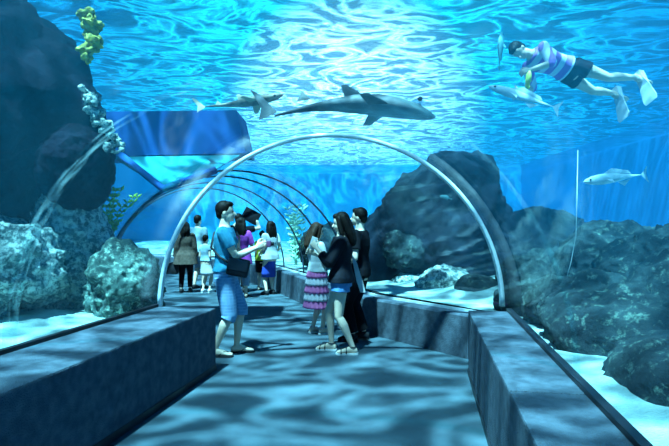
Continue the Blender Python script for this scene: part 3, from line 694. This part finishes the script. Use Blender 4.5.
dad, Jd = person('man in a black shirt and black trousers facing left behind the woman', (.30, 6.30, 0), 70, 1.61,
    N_(L=((-.12, .12, .56), (-.4, -1, -.4)), R=((.10, .14, .58), (.4, -1, -.4))), N_(L=(-.06, .03), R=(.06, -.02)), top=N_(name='shirt', m=M_black, hem=.49, sleeve=.32, g=.014),
    bottom=N_(kind='trousers', m=M_black, len=.96, g=.012, flare=.006), hair='short', shoes=N_(kind='shoe', m=M_sole, sole=M_sole), vox=.007)
far = dict(vox=.011)
person('woman in a brown cardigan and dark leggings at the far left, beside the hoop', (-3.08, 10.75, 0), 10, 1.47, std_arms, std_feet, True, top=N_(name='cardigan', m=M_brownc, hem=.40, sleeve=.9, g=.026, flare=.22),
    bottom=N_(kind='trousers', m=M_black, len=.95, g=.006, flare=.002), hair='long', shoes=N_(kind='shoe', m=M_sole, sole=M_sole), **far)
person('person in a pale shirt behind the woman in the brown cardigan', (-2.98, 11.35, 0), -20, 1.62, std_arms, std_feet, False, top=N_(name='shirt', m=M_lblue, hem=.50, sleeve=.3, g=.014),
    bottom=N_(kind='shorts', m=M_grey, len=.45), hair='short', shoes=N_(kind='shoe', m=M_sole, sole=M_sole), **far)
person('child in a pale dress with a dark bob, far left group', (-2.66, 10.75, 0), -25, 1.20, N_(L=((-.12, .05, .50), (0, -1, 0)), R=((.12, .12, .62), (0, -1, -.5))), std_feet, True, top=N_(name='dress_top', m=M_lblue, hem=.55, sleeve=.2, g=.012),
    bottom=N_(kind='skirt', m=[M_white], hem=.30, w=.13), hair='short', shoes=N_(kind='shoe', m=M_wsole, sole=M_wsole), **far)
person('woman in a purple top with her back turned, right of the man in blue', (-1.80, 10.0, 0), 5, 1.55, N_(L=((-.12, .08, .52), (0, -1, 0)), R=((.10, .16, .66), (.4, -1, -.5))), std_feet, True, top=N_(name='shirt', m=M_purple, hem=.42, sleeve=.4, g=.018, flare=.15),
    bottom=N_(kind='trousers', m=M_grey, len=.8, g=.008), hair='long', shoes=N_(kind='sandal', m=M_sole, sole=M_sole), **far)
fm, Jf = person('person in dark clothes holding a dark tablet up above the others', (-1.98, 10.75, 0), -8, 1.64, N_(L=((-.02, .17, .93), (-1, -.3, -1), (1, 0, 0)), R=((.18, .17, .93), (1, -.3, -1), (-1, 0, 0))), std_feet, False, top=N_(name='shirt', m=M_black, hem=.50, sleeve=.3, g=.014),
    bottom=N_(kind='trousers', m=M_black, len=.95), hair='short', shoes=N_(kind='shoe', m=M_sole, sole=M_sole), **far)
person('child in a bright yellow top and dark shorts facing away', (-1.55, 11.15, 0), 0, 1.28, N_(L=((-.12, .06, .5), (0, -1, 0)), R=((.12, .06, .5), (0, -1, 0))), std_feet, True, top=N_(name='shirt', m=M_yel, hem=.50, sleeve=.2, g=.014),
    bottom=N_(kind='shorts', m=M_black, len=.42, g=.016), hair='bun', shoes=N_(kind='sandal', m=M_sole, sole=M_sole), **far)
person('woman in a white top and royal blue skirt beside the right ledge', (-1.29, 10.45, 0), 40, 1.48, N_(L=((-.10, .10, .56), (-.4, -1, -.4)), R=((.11, .08, .54), (.4, -1, -.4))), std_feet, True, top=N_(name='shirt', m=M_white, hem=.48, sleeve=.3, g=.02, flare=.1),
    bottom=N_(kind='skirt', m=[M_royal], hem=.24, w=.10), hair='long', shoes=N_(kind='shoe', m=M_sole, sole=M_sole), **far)

# diver near the surface, head to the upper left
M_stripe = mat('purple_white_striped_lycra', (.42, .22, .62), .7, (.36, .18, .55), 9, stripe=((.75, .80, .88), 7, .45, 2))
diver, Jv = person('diver lying near the surface with bare legs and pale swim fins', (0, 0, 0), 0, 1.66, N_(L=((-.06, .22, .86), (-.5, 0, -1)), R=((.16, .20, .80), (.5, 0, -1))),
    dict(L=(-.13, -.02), R=(.10, -.06), point=True), top=N_(name='rash_guard', m=M_stripe, hem=.54, sleeve=.6, g=.008), bottom=N_(kind='shorts', m=M_navy, len=.2, g=.008), hair='short', vox=.009)
hd = (px(505, 46, 6.2) - px(625, 92, 6.4)).normalized(); fw = Vector((.1, -.45, -1)); fw = (fw - hd * fw.dot(hd)).normalized(); rt = fw.cross(hd)
Mv = Matrix((rt, fw, hd)).transposed().to_4x4(); feet_at = px(628, 92, 6.4)
diver.matrix_world = Matrix.Translation(feet_at - Mv.to_3x3() @ Vector((0, 0, .05))) @ Mv
for k in 'LR':
    j = Jv[k]; b = bmesh.new(); a = j['ank'] + Vector((0, .0, -.04)); dv = Vector((.06 * (1 if k == 'R' else -1), .95, -.25)).normalized(); a = a - dv * .1; u = dv.cross(X_).normalized()
    loft(b, [[a + dv * t + X_ * w_ + u * h_, a + dv * t - X_ * w_ + u * h_, a + dv * t - X_ * w_ - u * h_, a + dv * t + X_ * w_ - u * h_] for t, w_, h_ in ((0, .045, .035), (.12, .05, .03), (.2, .065, .008), (.42, .095, .005), (.46, .08, .004))])
    o = obj('swim_fin', b, M_wsole, diver, smooth=False)

# things carried
def lbox(b, c, dims, M3, bev):
    vs = box(b, [-d / 2 for d in dims], [d / 2 for d in dims], bev)
    for v in vs: v.co = M3 @ v.co + Vector(c)
def basis(o): return o.rotation_euler.to_matrix()
B = basis(man); c = wp(man, (0, .245 * 1.66 + .06, .72 * 1.66))
t = empty('camera', c); b = bmesh.new(); lbox(b, (0, 0, 0), (.10, .05, .07), B, .008); obj('camera_body', b, mat('purple_grey_plastic', (.16, .06, .14), .4), t)
b = bmesh.new(); tube(b, [B @ Vector((0, .02, 0)), B @ Vector((0, .055, 0))], .022, 16); obj('lens', b, M_gasket, t); tag(t, 'small dark camera held out by the man in blue', 'camera')
c = wp(man, (.15, .15, .575 * 1.66)); t = empty('shoulder_bag', c)
b = bmesh.new(); lbox(b, (0, 0, 0), (.11, .23, .19), B @ Matrix.Rotation(R(-12), 3, 'X'), .03); obj('bag_body', b, mat('black_nylon', (.02, .022, .03), .6), t)
b = bmesh.new(); lbox(b, B @ Vector((.05, .0, .03)), (.03, .21, .12), B @ Matrix.Rotation(R(-12), 3, 'X'), .012); obj('flap', b, mat('charcoal_nylon', (.05, .055, .07), .6), t)
sh = man.location; pts = [wp(man, v) - c for v in ((.16, .20, .66 * 1.66 - .03), (.10, .155, .70 * 1.66), (.0, .15, .76 * 1.66), (-.09, .075, .832 * 1.66), (-.10, -.03, .838 * 1.66), (-.04, -.125, .79 * 1.66), (.08, -.14, .70 * 1.66), (.165, -.04, .64 * 1.66), (.175, .07, .60 * 1.66))]
b = bmesh.new(); tube(b, pts, .012, 8); obj('strap', b, M_sole, t); tag(t, 'black shoulder bag at the hip of the man in blue', 'bag')
# tote
c = px(362, 273, 5.95); t = empty('tote_bag', c - Vector((.06, 0, 0))); b = bmesh.new()
loft(b, [[Vector((x, y, z)) for x, y in ((-w1, -.02), (w2, -.02), (w2, .03), (-w1, .03))] for z, w1, w2 in ((-.22, -.04, .10), (-.1, .0, .07), (.12, .045, .0), (.2, .06, -.045))])
obj('bag_body', b, M_white, t, smooth=False); b = bmesh.new(); tube(b, [(-.06, 0, .19), (-.10, 0, .32), (-.115, -.03, .42), (-.17, -.05, .45)], .008, 6); obj('strap', b, M_white, t); tag(t, 'white tote bag hanging behind the woman in the navy cardigan', 'bag')
# phone in the woman's raised hand
j = Jw['L']; c = wp(woman, j['wr'] + j['d'] * .09 + j['pn'] * .025); t = empty('phone', c); b = bmesh.new(); lbox(b, (0, 0, 0), (.012, .07, .14), basis(woman) @ Matrix.Rotation(R(20), 3, 'X'), .005)
obj('phone_case', b, M_white, t); b = bmesh.new(); lbox(b, basis(woman) @ Vector((.0072, 0, 0)), (.002, .06, .125), basis(woman) @ Matrix.Rotation(R(20), 3, 'X'), 0); obj('screen', b, M_gasket, t); tag(t, 'pale phone raised in the hand of the woman in the cardigan', 'phone')
# tablet
c = px(251, 216, 10.95); t = empty('tablet', c); b = bmesh.new(); lbox(b, (0, 0, 0), (.36, .02, .27), Matrix.Rotation(R(28), 3, 'Y'), .008); obj('tablet_case', b, M_gasket, t)
b = bmesh.new(); lbox(b, (0, .0105, 0), (.32, .002, .23), Matrix.Rotation(R(28), 3, 'Y'), 0); obj('screen', b, mat('dark_glass', (.01, .01, .012), .1), t); tag(t, 'large dark tablet held up over the heads of the far visitors', 'tablet')
# handbag of the woman at the far left
c = px(172, 268, 10.7); t = empty('handbag', c); b = bmesh.new(); lbox(b, (0, 0, 0), (.26, .12, .24), Matrix.Identity(3), .03); obj('bag_body', b, M_sole, t)
b = bmesh.new(); tube(b, [(-.08, 0, .11), (-.05, 0, .22), (0, 0, .27), (.06, 0, .22), (.08, 0, .11)], .01, 6); obj('handle', b, M_sole, t); tag(t, 'dark handbag carried by the woman in the brown cardigan', 'bag')
